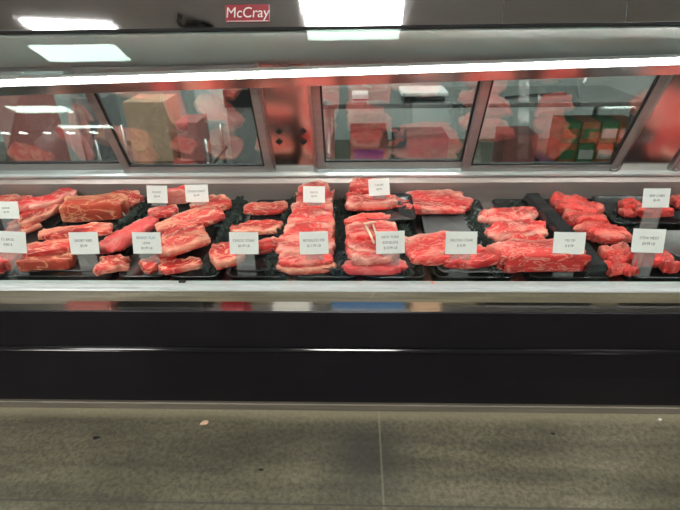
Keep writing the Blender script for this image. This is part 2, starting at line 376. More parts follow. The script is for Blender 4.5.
# light bar under the canopy
bar = empty('light_bar', (0, 0, 0)); bar.parent = case; bar.rotation_euler = (0, radians(-1.2), 0); bar.location = (0, 0, .0)
bar.location = V((0, -.4, .0))
BZ = 1.268
MB().prism([(.382, BZ+.012), (.382, BZ+.0155), (.46, BZ+.0155), (.46, BZ-.02), (.452, BZ-.02), (.452, BZ+.012)], X0+.03, X1-.03).build('housing', M['whitemetal'], bar)
MB().tube([(X0+.04, .410, BZ+.002), (X1-.04, .410, BZ+.002)], .0085, 14).build('light_tube', M['led'], bar, True)
MB().prism([(.396, BZ-.014), (.396, BZ-.0105), (.452, BZ-.0105), (.452, BZ-.014)], X0+.03, X1-.03).build('lower_flange', M['whitemetal'], bar)
MB().prism([(.418, BZ-.0145), (.446, BZ-.054), (.450, BZ-.054), (.424, BZ-.0145)], X0+.03, X1-.03).build('reflector', M['mirror'], bar)

# rear sliding doors, leaning forward
DB, DT = V((0, .735, .787)), V((0, .500, 1.288))
dv = (DT-DB).normalized(); DL = (DT-DB).length
dn = V((0, -dv.z, dv.y)).normalized()          # towards the customer and down
def dp(x, v, w): return V((x, 0, 0))+DB+dv*v+dn*w
def dbox(mb, x0, x1, v0, v1, w0, w1, bev=0.): return mb.box(dp(x0, v0, w0), (x1-x0, 0, 0), dv*(v1-v0), dn*(w1-w0), bev)
def door(x0, x1, w, hx=None):
    e = empty('sliding_door', (0, -.4, 0)); e.parent = case
    f = MB(); s = .036
    dbox(f, x0, x0+s, .0, DL, w, w+.018, .002); dbox(f, x1-s, x1, .0, DL, w, w+.018, .002)
    dbox(f, x0+s, x1-s, .0, .040, w, w+.018, .002); dbox(f, x0+s, x1-s, DL-.03, DL, w, w+.018, .002)
    f.build('frame', M['frame'], e)
    g = MB(); q = .008
    dbox(g, x0+s, x0+s+q, .04, DL-.03, w+.003, w+.014); dbox(g, x1-s-q, x1-s, .04, DL-.03, w+.003, w+.014)
    dbox(g, x0+s, x1-s, .04, .048, w+.003, w+.014)
    g.build('gasket', M['gasket'], e)
    dbox(MB(), x0+s+q-.001, x1-s-q+.001, .047, DL-.029, w+.006, w+.010).build('glass_pane', M['doorglass'], e)
    if hx is not None:
        h = MB(); dbox(h, hx-.016, hx+.016, .012, .024, w+.018, w+.032, .004); dbox(h, hx-.006, hx+.006, .002, .036, w+.018, w+.026, .003)
        h.build('latch', M['alu'], e)
units = [(-2.39, -1.95), (-1.745, -.380), (-.178, 1.185), (1.43, 2.39)]
for a, b in units[1:3]:
    mid = (a+b)/2
    door(a, mid+.018, -.024, a+.05); door(mid-.018, b, .0, b-.02 if a > -1 else None)
door(-2.39, -1.95, 0); door(1.43, 2.39, 0, 1.45)
for i, (a, b) in enumerate(((-1.95, -1.745), (-.380, -.178), (1.185, 1.43))):
    e = empty('mullion', (0, -.4, 0)); e.parent = case
    dbox(MB(), a+.012, b-.012, -.012, DL+.01, -.012, .004).build('mirror_plate', M['mirror'], e)
    for x, s in ((a, 1), (b, -1)):
        g = MB(); dbox(g, x, x+s*.012, -.012, DL+.01, -.012, .016); g.build('edge_trim', M['alu'], e)
        if s == -1 and i < 0: pass
    c = (a+b)/2
    if i == 1:
        for px, py in ((279, 131), (279, 141.5), (303, 131), (303.5, 141.5)):
            p = on_plane(px, py, dp(0, 0, .004), dn); v = (p-DB).dot(dv)
            g = MB(); r = .016
            g.box(dp(p.x, v, .004)-V((r, 0, 0)), V((r, 0, 0))+dv*r, V((r, 0, 0))-dv*r, dn*.005)
            g.build('vent_plug', M['gasket'], e)
# end panels
for x in (X0-.03, X1):
    part(MB().prism([(0, .0), (-.014, .5), (-.014, .607), (.02, .608), (.24, 1.42), (.29, 1.546), (.5, 1.546), (.53, 1.3), (.86, .78), (.86, 0)], x, x+.03), 'end_panel', 'satin')

# ------------------------------------------------------------------ trays, dividers, garnish
def tray(name, label, x0, x1, y0, y1, h0=.002, rim=.022, m='pan', group=None, tilt=0., rz=0.):
    """a shallow pan with a sloping rim and a rolled lip"""
    cx, cy = (x0+x1)/2, (y0+y1)/2; hx, hy = (x1-x0)/2, (y1-y0)/2
    bm = bmesh.new(); n = 5
    def ring(ins, z, r):
        vs = []
        for sx, sy, a0 in ((1, 1, 0), (-1, 1, 90), (-1, -1, 180), (1, -1, 270)):
            for k in range(n):
                a = radians(a0+90*k/(n-1)); rr = max(.003, r)
                vs.append(bm.verts.new((sx*(hx-ins-rr)+rr*cos(a), sy*(hy-ins-rr)+rr*sin(a), z)))
        return vs
    R = [ring(.012, 0, .02), ring(.003, rim*.9, .025), ring(0, rim, .028), ring(.003, rim+.003, .026), ring(.007, rim, .022), ring(.015, .004, .016)]
    for a, b in zip(R, R[1:]):
        for k in range(len(a)): bm.faces.new((a[k], a[(k+1) % len(a)], b[(k+1) % len(a)], b[k]))
    bm.faces.new(R[0][::-1]); bm.faces.new(R[-1])
    mb = MB(); mb.bm.free(); mb.bm = bm
    o = mb.build(name, M[m], None, True)
    o.location = (cx, cy, deck(cy)+h0); o.rotation_euler = (SL+tilt, 0, rz)
    return tag(o, label, 'tray', group)
TR = [(-1.78, -1.30, 'black display pan at the far left end of the deck'),
      (-1.28, -.90, 'black display pan under the rib cuts, second column from the left'),
      (-.875, -.70, 'black display pan under the smooth pink brisket'),
      (-.685, -.50, 'black display pan under the fat-edged chuck steaks'),
      (-.465, -.255, 'black half-empty pan under the thin rib steaks'),
      (-.225, .005, 'black display pan under the tall shingled steak stack'),
      (.035, .255, 'black display pan under the T-bone stack'),
      (.285, .575, 'black display pan under the two wide sirloin steaks'),
      (.625, .925, 'black display pan under the four rows of flank pieces'),
      (.985, 1.285, 'black display pan under the loose stew pieces'),
      (1.31, 1.75, 'black display pan at the far right end of the deck')]
for a, b, l in TR: tray('display_pan', l, a, b, .055, .69, .002, .020)

random.seed(5)
def garnish(label, pts, h=.06, w=.02, dens=1., seed=0):
    """ruffled dark garnish strip: several crinkled ribbons side by side"""
    rnd = random.Random(seed); bm = bmesh.new()
    P = [on_deck(x, y, h*.6) for x, y in pts]
    for p_ in P: p_.y = max(.075, min(.655, p_.y))
    Ls = [0]
    for a, b in zip(P, P[1:]): Ls.append(Ls[-1]+(b-a).length)
    def at(s):
        for i in range(len(P)-1):
            if s <= Ls[i+1] or i == len(P)-2:
                t = (s-Ls[i])/max(1e-6, Ls[i+1]-Ls[i]); return P[i].lerp(P[i+1], t), (P[i+1]-P[i]).normalized()
    O = V((P[0].x, P[0].y, deck(P[0].y)))
    nS = int(Ls[-1]/.0045)+2
    for rib in range(6):
        off = (rib-2.5)/2.5; ph = rnd.uniform(0, 9); fr = rnd.uniform(150, 230)
        rows = []
        for i in range(nS):
            s = Ls[-1]*i/(nS-1); p, t = at(s); side = V((t.y, -t.x, 0)).normalized()
            base = V((p.x, p.y, deck(p.y)+.002)); row = []
            hh = h*(1-.35*abs(off))*(.75+.5*noise.noise(V((s*30, rib*7.1, seed))))
            for j in range(5):
                v = j/4
                o_ = side*(off*w*(.4+.7*v)+v*v*.011*sin(fr*s+ph)+.012*v*noise.noise(V((s*60, rib*3.3+v*2, seed+9.))))
                row.append(bm.verts.new(base+o_+V((0, 0, hh*(v-.12*v*v)+.006*v*sin(fr*1.7*s+ph*2)))-O))
            rows.append(row)
        for a, b in zip(rows, rows[1:]):
            for j in range(4): bm.faces.new((a[j], a[j+1], b[j+1], b[j]))
    me = bpy.data.meshes.new('garnish_strip'); bm.to_mesh(me); bm.free()
    o = bpy.data.objects.new('garnish_strip', me); COL.objects.link(o); o.location = O; me.materials.append(M['kale'])
    so = o.modifiers.new('thick', 'SOLIDIFY'); so.thickness = .0012
    return tag(o, label, 'garnish', 'dark garnish strips between the trays')
garnish('dark ruffled garnish strip between the rib roast and the pink brisket', [(96, 250), (147, 199)], .075, .026, seed=1)
garnish('dark ruffled garnish behind the rib roast, against the back panel', [(88, 206), (104, 200)], .05, .02, seed=2)
garnish('dark ruffled garnish strip behind the brisket tip and the small dark steaks', [(136, 222), (160, 212), (176, 207)], .035, .02, seed=12)
garnish('dark ruffled garnish strip right of the fat-edged chuck steaks', [(205, 276), (223, 236), (243, 191)], .08, .026, seed=3)
garnish('dark ruffled garnish strip left of the tall shingled steak stack', [(267, 276), (281, 230), (297, 186)], .08, .02, seed=4)
garnish('dark ruffled garnish strip between the shingled stack and the T-bone stack', [(337, 278), (340, 230), (343, 190)], .08, .021, seed=5)
garnish('dark ruffled garnish strip between the T-bone stack and the wide sirloins', [(409, 278), (405, 240), (400, 198)], .075, .02, seed=6)
garnish('dark ruffled garnish strip right of the wide sirloin steaks', [(501, 278), (483, 238), (464, 192)], .07, .028, seed=7)
garnish('dark ruffled garnish at the back corner beside the long black divider', [(512, 203), (532, 198)], .05, .02, seed=8)
garnish('dark ruffled garnish strip along the black wall of the rightmost trays', [(572, 196), (604, 212), (640, 234)], .06, .028, seed=9)
# long black divider
def divider(label, a, b, w, h):
    A, B = on_deck(*a, h), on_deck(*b, h); d = (B-A); L = d.length; rz = atan2(d.y, d.x)
    bm = MB(); n = 24; rows = []
    for i in range(n+1):
        x = L*i/n; wob = .004*noise.noise(V((x*14, 3, 1)))
        rows.append([bm.bm.verts.new((x, y, z)) for y, z in ((-w/2, 0), (-w/2+.004, h*.7), (-w*.3+wob, h+wob), (w*.3+wob, h+wob), (w/2-.004, h*.7), (w/2, 0))])
    for p, q in zip(rows, rows[1:]):
        for j in range(6): bm.bm.faces.new((p[j], p[(j+1) % 6], q[(j+1) % 6], q[j]))
    bm.bm.faces.new(rows[0][::-1]); bm.bm.faces.new(rows[-1])
    o = bm.build('tray_divider', M['pan'])
    o.location = (A.x, A.y, deck(A.y)+.001); o.rotation_euler = (SL*sin(rz), -SL*sin(rz)*1.0, rz)
    o.rotation_euler = (0, -atan(DS*sin(rz)), rz)
    return tag(o, label, 'divider')
divider('broad black plastic divider between the flank rows and the stew pieces', (599, 264), (532, 193), .085, .072)
divider('black divider at the far right beside the front stew pieces', (692, 266), (658, 248), .04, .05)
# raised trays
tray('meat_tray', 'black foam tray under the shingled steak stack', -.215, 0, .075, .26, .028, .016)
tray('meat_tray', 'black foam tray holding the upper rear T-bone packs', .04, .25, .37, .62, .070, .014)
tray('meat_tray', 'shiny dark tray showing between the two wide sirloin steaks', .285, .545, .33, .60, .022, .010, 'sheet')
tray('meat_tray', 'grey tray edge under the front sirloin steak', .30, .585, .075, .32, .022, .010, 'sheet')
tray('meat_tray', 'black tray under the front short rib pack', -1.24, -.95, .075, .24, .022, .012)
tray('meat_tray', 'dark tray under the rearmost thin rib steak', -.45, -.24, .42, .60, .022, .012, 'pan')
tray('meat_tray', 'dark tray under the middle thin rib steak', -.45, -.25, .24, .40, .022, .012, 'pan')
tray('meat_tray', 'black wrapped tray at the front of the thin rib steaks', -.45, -.26, .075, .22, .022, .014, 'pan')
tray('meat_tray', 'deep black tray behind the tall price card at the right end', 1.06, 1.50, .40, .66, .022, .030)
tray('meat_tray', 'grey-rimmed tray in front of the stew cubes at the right end', 1.12, 1.56, .17, .36, .022, .020, 'sheet')

# ------------------------------------------------------------------ meat
def meat(name, label, p0, p1, width, t, hb, kind, seed, cat=None, group=None, shape='slab', fatside=1, lump=.10, tilt=0., fatw=.35, ext=0.):
    """one piece: p0-p1 are the ends of its long axis, width and thickness in metres, hb its underside above the deck"""
    A, B = on_deck(*p0, hb+t*.5), on_deck(*p1, hb+t*.5)
    d = B-A; L = hypot(d.x, d.y)+ext; rz = atan2(d.y, d.x); c = (A+B)/2
    e1, e2 = {'slab': (.34, .62), 'block': (.28, .32), 'round': (.7, .8), 'chunk': (.5, .5)}[shape]
    lump *= 1.5
    ex = (L*abs(sin(rz))+width*abs(cos(rz)))/2
    c.y = max(.044+.27*(hb+t)+ex*1.0, min(.696-ex*1.06, c.y)) if ex < .3 else c.y
    nu, nv = 60, 14
    me_v, me_f, fat = [], [], []
    sp = lambda x, e: math.copysign(abs(x)**e, x)
    sd = V((seed*3.17, seed*1.31, seed*.77))
    for j in range(nv+1):
        ph = -pi/2+pi*j/nv
        for i in range(nu):
            u = 2*pi*i/nu
            x, y, z = sp(cos(ph), e1)*sp(cos(u), e2), sp(cos(ph), e1)*sp(sin(u), e2), sp(sin(ph), e1)
            r = 1+lump*1.5*noise.noise(V((cos(u)*1.3, sin(u)*1.3, 0))+sd)+lump*.8*noise.noise(V((cos(u)*3.2, sin(u)*3.2, 4))+sd)+lump*.5*noise.noise(V((cos(u)*8, sin(u)*8, z*2))+sd)
            px, py = x*r*L/2, y*r*width/2
            zz = z*t/2
            if z > -.2:
                zz += t*(.32*noise.noise(V((px*14, py*14, 2))+sd)+.24*noise.noise(V((px*48, py*48, 6))+sd)-.16*max(0, 1-abs(noise.noise(V((px*17, py*30, 15))+sd))*9))*(1 if shape != 'block' else .5)
            bend = tilt*py
            me_v.append((px, py, zz+bend))
            rim = max(0, min(1, (hypot(x, y)-.72)/.2))
            rim *= max(0, min(1, (z+.25)/.4))
            side = max(0, min(1, (sin(u)*fatside*.8+.35*noise.noise(V((cos(u), sin(u), 9))*1.5+sd)+.15)/fatw))
            cap = max(0, min(1, (noise.noise(V((px*9, py*22, 12))+sd)-.36)/.12))
            fat.append(min(1, max(rim*side, .75*cap)))
    for j in range(nv):
        for i in range(nu):
            a, b = j*nu+i, j*nu+(i+1) % nu
            me_f.append((a, b, b+nu, a+nu))
    me = bpy.data.meshes.new(name); me.from_pydata(me_v, [], me_f)
    at = me.attributes.new('fat', 'FLOAT', 'POINT'); at.data.foreach_set('value', fat)
    for p in me.polygons: p.use_smooth = True
    bm = bmesh.new(); bm.from_mesh(me); bmesh.ops.remove_doubles(bm, verts=bm.verts[:], dist=1e-5); bm.to_mesh(me); bm.free()
    o = bpy.data.objects.new(name, me); COL.objects.link(o); me.materials.append(M[kind])
    o.location = (c.x, c.y, deck(c.y)+hb+t*.5)
    o.rotation_euler = (SL*cos(rz), -SL*sin(rz), rz)
    return tag(o, label, cat or name.split('_')[-1], group)

F_ = -1
# far-left column
meat('beef_steak', 'pale fatty steak at the far left, behind the small price card', (-14, 199), (25, 195), .10, .03, .035, 'fatty', 1)
meat('beef_steak', 'small fat-edged steak end touching the long bright red steak', (18, 197), (39, 193), .07, .03, .03, 'fatty', 2)
meat('beef_steak', 'long bright red steak lying uppermost at the back left', (24, 205), (80, 188), .085, .04, .055, 'bright', 3, fatside=F_)
meat('beef_steak', 'marbled steak with a pale edge just below the long bright red one', (10, 229), (64, 202), .09, .035, .03, 'fatty', 4, fatside=F_)
meat('beef_steak', 'lower pale-edged steak tip beside the small price card, far left', (2, 236), (40, 224), .06, .025, .02, 'fatty', 5, fatside=F_)
meat('short_rib', 'long marbled rib slab just left of the second front price card', (40, 236), (112, 228), .075, .03, .075, 'fatty', 6, cat='short rib')
meat('short_rib', 'top rib slab of the front left pack, right of the first card', (22, 252), (84, 243), .085, .032, .065, 'fatty', 7, cat='short rib')
meat('short_rib', 'thick cut-faced rib block in a black tray, front left', (17, 265), (72, 261), .11, .052, .024, 'roast', 8, cat='short rib', shape='block', lump=.06)
meat('short_rib', 'pale bony rib end behind the first front price card', (-22, 262), (14, 262), .11, .05, .022, 'fatty', 9, cat='short rib', shape='block')
# second column
meat('rib_roast', 'big boxy rib roast showing an orange cut face', (61, 210), (128, 205), .12, .085, .022, 'roast', 10, cat='roast', shape='block', lump=.05)
meat('rib_roast', 'rounded fatty roast lying behind the boxy rib roast', (90, 204), (147, 192), .11, .06, .035, 'fatty', 11, cat='roast', shape='round')
meat('brisket', 'smooth pink brisket pointing back beside the dark garnish', (101, 252), (154, 219), .095, .055, .022, 'pork', 12, cat='brisket', shape='round', lump=.05)
meat('fatty_trim', 'wrinkled pale fatty piece at the front tip of the brisket', (97, 267), (130, 264), .08, .035, .022, 'fatty', 13, cat='meat piece', shape='chunk', lump=.25)
# third column
meat('beef_packet', 'bright red packet standing upright between two rear price cards', (168, 192), (193, 190), .05, .075, .022, 'bright', 14, cat='meat packet', shape='block', lump=.04)
meat('beef_steak', 'small dark steak under the rear card, far left of the pair', (149, 214), (178, 210), .08, .03, .022, 'beef', 15)
meat('chuck_steak', 'rearmost fat-edged chuck steak under the second rear card', (188, 209), (230, 201), .14, .03, .05, 'fatty', 16, cat='steak')
meat('chuck_steak', 'middle chuck steak with pale rim, resting on the front one', (160, 230), (219, 212), .14, .035, .060, 'fatty', 17, cat='steak')
meat('chuck_steak', 'largest front chuck steak, right of the brisket price card', (146, 258), (203, 239), .16, .04, .066, 'fatty', 18, cat='steak', fatside=F_)
meat('chuck_steak', 'lowest narrow chuck steak at the front of its pan', (160, 272), (200, 265), .06, .028, .022, 'fatty', 19, cat='steak')
meat('chuck_steak', 'pale folded end of chuck beside the clear card holder', (146, 268), (172, 256), .08, .035, .024, 'fatty', 20, cat='steak', lump=.2)
# fourth column
meat('rib_steak', 'rearmost thin rib steak in the half-empty pan', (244, 209), (287, 207), .095, .026, .036, 'fatty', 21, cat='steak')
meat('rib_steak', 'middle thin rib steak in the half-empty pan', (234, 230), (283, 226), .08, .03, .036, 'fatty', 22, cat='steak', fatside=F_)
meat('rib_steak', 'thick marbled rib steak at the front, under its price card', (211, 258), (244, 253), .115, .045, .038, 'fatty', 23, cat='steak', fatside=F_)
meat('rib_steak', 'rib steak peeping out right of its front price card', (244, 249), (280, 243), .08, .032, .038, 'beef', 24, cat='steak')
# fifth column, shingled stack
for i, (ya, hb, xa, xb) in enumerate(((190, .115, 298, 331), (199, .11, 296, 332), (210, .105, 292, 333), (221, .10, 287, 333), (232, .094, 282, 333), (243, .082, 277, 333))):
    nm = ('rearmost', 'second from the back', 'third from the back', 'third from the front', 'second from the front', 'foremost')[i]
    meat('shingled_steak', nm + ' steak on top of the tall shingled stack', (xa, ya+2), (xb, ya), .13, .028, hb-.02, 'beef', 30+i, cat='steak', group='steaks of the tall shingled stack', tilt=.12, lump=.07, fatside=F_ if i % 2 else 1)
meat('shingled_steak', 'underlying steak propping up the rear of the shingled stack', (298, 204), (334, 203), .24, .06, .022, 'beef', 36, cat='steak', shape='block')
meat('shingled_steak', 'underlying steak filling the middle of the shingled stack', (284, 236), (334, 234), .18, .05, .022, 'beef', 37, cat='steak', shape='block')
meat('shingled_steak', 'thin dark steak between the black trays of the shingled stack', (278, 259), (333, 257), .10, .022, .048, 'beef', 38, cat='steak')
meat('shingled_steak', 'lowest front steak of the shingled stack, by the rail', (275, 270), (335, 267), .10, .03, .022, 'fatty', 39, cat='steak', fatside=F_)
# sixth column, T-bones
meat('t_bone_steak', 'rearmost steak of the T-bone column, under the tilted card', (349, 188), (384, 186), .10, .045, .108, 'beef', 40, cat='steak')
meat('t_bone_steak', 'steak below the tilted card, on the upper black tray', (346, 203), (399, 201), .10, .042, .087, 'beef', 41, cat='steak', fatside=F_)
meat('t_bone_steak', 'steak just in front of the upper black tray, T-bone column', (348, 222), (393, 219), .09, .03, .055, 'beef', 42, cat='steak')
tb_ = meat('t_bone_steak', 'steak showing a pale T-shaped bone behind its front card', (346, 233), (398, 231), .13, .03, .080, 'bright', 43, cat='steak', lump=.06)
meat('t_bone_steak', 'flat steak directly under the one with the T-shaped bone', (346, 246), (398, 243), .13, .03, .066, 'beef', 44, cat='steak', fatside=F_)
meat('t_bone_steak', 'broad front steak of the T-bone stack, left of its card', (346, 257), (398, 253), .12, .034, .052, 'beef', 45, cat='steak', fatside=F_)
meat('t_bone_steak', 'lowest orange-pink steak of the T-bone stack, by the rail', (342, 273), (408, 272), .075, .032, .022, 'pork', 46, cat='steak')
meat('t_bone_steak', 'buried steak propping up the T-bone stack', (346, 240), (396, 238), .20, .04, .022, 'beef', 47, cat='steak', shape='block')
meat('t_bone_steak', 'buried steak under the rear of the T-bone column', (350, 200), (394, 199), .14, .040, .024, 'beef', 48, cat='steak', shape='block')
bn = MB()
bq = [on_deck(x, y, .114) for x, y in ((364, 224), (376, 222), (366, 226), (374, 243), (373, 225), (380, 244))]
for a, b in ((0, 1), (2, 3), (4, 5)): bn.tube([bq[a], bq[a].lerp(bq[b], .5)+V((0, 0, .002)), bq[b]], .0045, 8)
bo = bn.build('bone', M['bone'], None, True)
bpy.context.view_layer.update(); bo.parent = tb_; bo.matrix_parent_inverse = tb_.matrix_world.inverted(); bo['label'] = 'pale T-shaped bone'
# seventh column, sirloins
meat('sirloin_steak', 'rear wide sirloin steak tapering to a fatty right corner', (388, 200), (469, 199), .20, .03, .045, 'bright', 50, cat='steak', lump=.12, fatside=1)
meat('sirloin_steak', 'fat-lined strip of steak on the rear sirloin, near edge', (404, 207), (467, 209), .07, .026, .055, 'beef', 51, cat='steak', fatside=1)
meat('sirloin_steak', 'front wide sirloin steak left of its price card', (406, 250), (468, 244), .20, .035, .036, 'bright', 52, cat='steak', lump=.12, fatside=1)
meat('sirloin_steak', 'rough red steak piece under the sirloin card, by the garnish', (443, 265), (497, 257), .10, .035, .036, 'bright', 53, cat='steak', lump=.15)
# eighth column, flank rows
meat('flank_roll', 'rearmost row of flank meat beside the long black divider', (477, 218), (537, 215), .12, .055, .022, 'beef', 60, cat='beef roll', shape='round', fatside=F_)
meat('flank_roll', 'second row of flank meat from the back panel', (486, 234), (549, 229), .12, .058, .022, 'beef', 61, cat='beef roll', shape='round', fatside=F_)
meat('flank_roll', 'third row of flank meat, just behind the tri-tip price card', (496, 249), (556, 245), .11, .062, .022, 'beef', 62, cat='beef roll', shape='round', fatside=F_)
meat('flank_roll', 'large front row of flank meat with dark streaks by the rail', (503, 266), (586, 263), .11, .082, .022, 'beef', 63, cat='beef roll', shape='block', lump=.16)
# ninth column
meat('stew_beef', 'long rear heap of cut beef along the broad black divider', (554, 201), (600, 213), .13, .06, .024, 'ground', 70, cat='cut beef', shape='chunk', lump=.16)
meat('stew_beef', 'cut beef pieces in the middle behind the broad divider', (566, 217), (606, 222), .11, .055, .024, 'ground', 71, cat='cut beef', shape='chunk', lump=.2)
meat('stew_beef', 'glossy lump of cut beef above the stew price card', (584, 232), (624, 234), .10, .045, .024, 'ground', 72, cat='cut beef', shape='chunk', lump=.2)
for i, (x, y, w, l) in enumerate(((617, 256, 28, 'large red stew lump left of the clear card holder, far right pan'), (636, 258, 18, 'stew lump half behind the stew card holder'),
        (655, 258, 28, 'smooth wide stew piece right of the clear card holder'), (614, 271, 18, 'small dark stew piece at the front edge of its pan'),
        (630, 272, 14, 'smallest stew piece by the rail near the clear holder'), (668, 266, 14, 'dark stew piece beside the far right black divider'))):
    meat('stew_piece', l, (x-w/2, y+1), (x+w/2, y-1), (.085, .08, .07, .05, .045, .05)[i], (.06, .06, .05, .035, .03, .04)[i], .022, 'ground', 80+i, cat='stew piece', shape='chunk', lump=.22)
for i, (x, y, w, l) in enumerate(((630, 205, 20, 'rough red stew piece left of the tall price card'), (627, 213, 11, 'small pale stew piece below the tall price card, at its left'),
        (644, 211, 18, 'stew piece under the tall price card'), (660, 211, 22, 'wide stew piece under the right half of the tall card'), (682, 202, 22, 'red stew piece at the far right edge behind the tall card'))):
    meat('stew_piece', l, (x-w/2, y+.5), (x+w/2, y-.5), (.07, .05, .07, .07, .08)[i], (.045, .03, .04, .04, .045)[i], .028, 'ground', 90+i, cat='stew piece', shape='chunk', lump=.22)

meat('beef_steak', 'red steak in the pan past the tall price card, mostly outside the photo', (690, 206), (760, 204), .2, .05, .03, 'bright', 101)
meat('beef_steak', 'second steak at the right-hand pan end, seen only mirrored in the steel post', (695, 228), (770, 226), .2, .05, .03, 'beef', 102)
# ------------------------------------------------------------------ price cards on clear stands
def price(label, corners_x, ytop, ybot, Y, lines, stand_to=None, skew=0., lean=17, rz=0., blue=False):
    """card between pixel columns, standing at depth Y; its clear stand reaches down to stand_to"""
    n = V((0, 1, 0)); P = V((0, Y, 0))
    a = on_plane((corners_x[0]+corners_x[1])/2, ybot, P, n); b = on_plane((corners_x[0]+corners_x[1])/2, ytop, P, n)
    l = on_plane(corners_x[0], (ytop+ybot)/2, P, n); r = on_plane(corners_x[1], (ytop+ybot)/2, P, n)
    w = r.x-l.x; h = (b.z-a.z)/cos(radians(lean))*.98
    zb = stand_to if stand_to is not None else a.z-.012
    e = empty('price_card', (a.x, Y, zb), (0, 0, radians(rz))); tag(e, label, 'price card', 'white price cards on clear stands')
    rot = (radians(90-lean), radians(skew), 0)
    c = empty('card', (0, 0, a.z-zb), rot); 
    mb = MB(); m_ = 10; rows = []
    for i in range(m_+1):       # a slightly bowed card
        x = -w/2+w*i/m_; bow = .003*(1-(2*i/m_-1)**2)
        rows.append([mb.bm.verts.new((x, y, z+bow)) for y, z in ((0, 0), (h, 0), (h, .0012), (0, .0012))])
    for p, q in zip(rows, rows[1:]):
        for j in range(4): mb.bm.faces.new((p[j], p[(j+1) % 4], q[(j+1) % 4], q[j]))
    mb.bm.faces.new(rows[0][::-1]); mb.bm.faces.new(rows[-1])
    bpy.data.objects.remove(c)
    card = mb.build('card', M['card'], e); card.location = (0, 0, a.z-zb); card.rotation_euler = rot
    k = len(lines)
    for i, t in enumerate(lines):
        yy = h*(.62-.24*(i-(k-2)/2)) if k > 1 else h*.5
        lettering(t, h*.165, M['bluink'] if blue and i == 0 else M['ink'], card, (0, yy, .0046), sx=.9)
    # stand: clear strip with a foot
    st = MB(); sw = w*.66/2
    st.box((-sw, .003, 0), (2*sw, 0, 0), (0, .003, 0), (0, 0, a.z-zb+.012))
    st.box((-sw, -.008, 0), (2*sw, 0, 0), (0, .02, 0), (0, 0, .003))
    s = st.build('stand', M['acrylic'], e); s['label'] = 'clear plastic stand'
FZ = lambda Y: deck(Y)+.003
price('first front price card, cut off at the left edge of the photo', (-8, 27), 233.5, 252.5, .090, ('CL BACK', 'RIBS $'), FZ(.090), 3)
price('second front price card, before the marbled rib slabs', (71, 100), 234.5, 254, .090, ('SHORT RIBS', '$5.99'), FZ(.090), -1)
price('price card between the pink brisket and the chuck steaks', (133.5, 162), 234.5, 253.5, .090, ('BRISKET FLAT', 'LEAN', '$4.99 LB'), FZ(.090), 0, blue=True)
price('front price card before the thin rib steaks', (230, 259), 234.5, 254, .090, ('CHUCK STEAK', '$6.99 LB'), FZ(.090), 0)
price('front price card before the tall shingled steak stack', (300, 329), 234, 254, .090, ('BONELESS RIB', '$11.99 LB'), FZ(.090), -2)
price('three-line front price card before the T-bone stack', (376, 405), 233.5, 253.5, .090, ('NEW YORK', 'BONELESS', '$10.99 LB'), FZ(.090), -2)
price('front price card before the wide sirloin steaks', (445, 476.5), 234, 254, .090, ('SIRLOIN STEAK', '$ 8.99'), FZ(.090), 0)
price('front price card before the large row of flank meat', (552, 584), 234.5, 254, .090, ('TRI TIP', '$ 6.99'), FZ(.090), 1)
price('front price card before the stew pieces, lower of the two at far right', (630, 663), 231.5, 252.5, .090, ('STEW MEAT', '$4.99 LB'), FZ(.090), 2)
price('small price card at the far left, behind the first front card', (-4, 20), 203, 218.5, .34, ('SHANK', '$3.99'), FZ(.34)+.02, 0)
price('rear price card left of the upright red packet', (147.5, 168), 187, 203, .50, ('ROUND', '$4.59'), None, 1)
price('rear price card right of the upright red packet', (186, 209), 186, 202, .46, ('CHUCK ROAST', '$4.99'), None, -1)
price('rear price card on top of the tall shingled stack', (303, 325), 187.5, 202.5, .40, ('RIB EYE', '$9.99'), None, 1)
price('tilted rear price card on top of the T-bone column', (369, 390), 180, 195.5, .42, ('T BONE', '$8.99'), None, -4)
price('tall price card on a long clear stand at the right end', (641.5, 668.5), 190, 207.5, .20, ('BEEF CUBES', '$5.49'), FZ(.20)+.02, 0)
# bits on the rail
b = on_plane(433.5, 284, (0, 0, .613), (0, 0, 1))
o = MB().tube([(-.006, 0, .003), (0, .001, .0045), (.007, 0, .003)], [.002, .0045, .002], 8).build('meat_scrap', M['bright'], None, True, (b.x, .02, .607)); tag(o, 'tiny red meat scrap lying on the white front rail', 'scrap')
b = on_plane(181, 283, (0, 0, .613), (0, 0, 1))
o = MB().abox(-.012, .012, -.006, .006, 0, .008, .002).build('rail_clip', M['dark'], None, False, (b.x, .024, .608)); tag(o, 'small black clip on the white front rail', 'clip')

# ------------------------------------------------------------------ bits on the floor
for i, (px, py, l, m) in enumerate(((96, 438, 'dark flat speck on the concrete, toward the left', 'dark'), (205, 423, 'thin dried leaf scrap on the concrete near the kick plate', 'tan'),
        (261, 470, 'tiny dark crumb on the concrete, nearest the viewer', 'dark'), (660, 420, 'white paper bit on the floor by the kick plate', 'card'), (553, 434, 'dark crumb on the concrete toward the right', 'dark'))):
    p = on_plane(px, py, (0, 0, 0), (0, 0, 1))
    g = MB(); k = 9; r = (.014, .02, .008, .009, .008)[i]; rnd = random.Random(i)
    top = [g.bm.verts.new((r*cos(2*pi*j/k)*rnd.uniform(.6, 1.2), r*.5*sin(2*pi*j/k)*rnd.uniform(.6, 1.2), .003+.002*rnd.random())) for j in range(k)]
    bot = [g.bm.verts.new((v.co.x*1.05, v.co.y*1.05, 0)) for v in top]
    g.bm.faces.new(top); g.bm.faces.new(bot[::-1])
    for j in range(k): g.bm.faces.new((top[j], bot[j], bot[(j+1) % k], top[(j+1) % k]))
    o = g.build('floor_scrap', M[m], None, False, (p.x, p.y, .0005)); o.rotation_euler.z = (.2, .5, 0, .1, -.3)[i]
    tag(o, l, 'scrap')

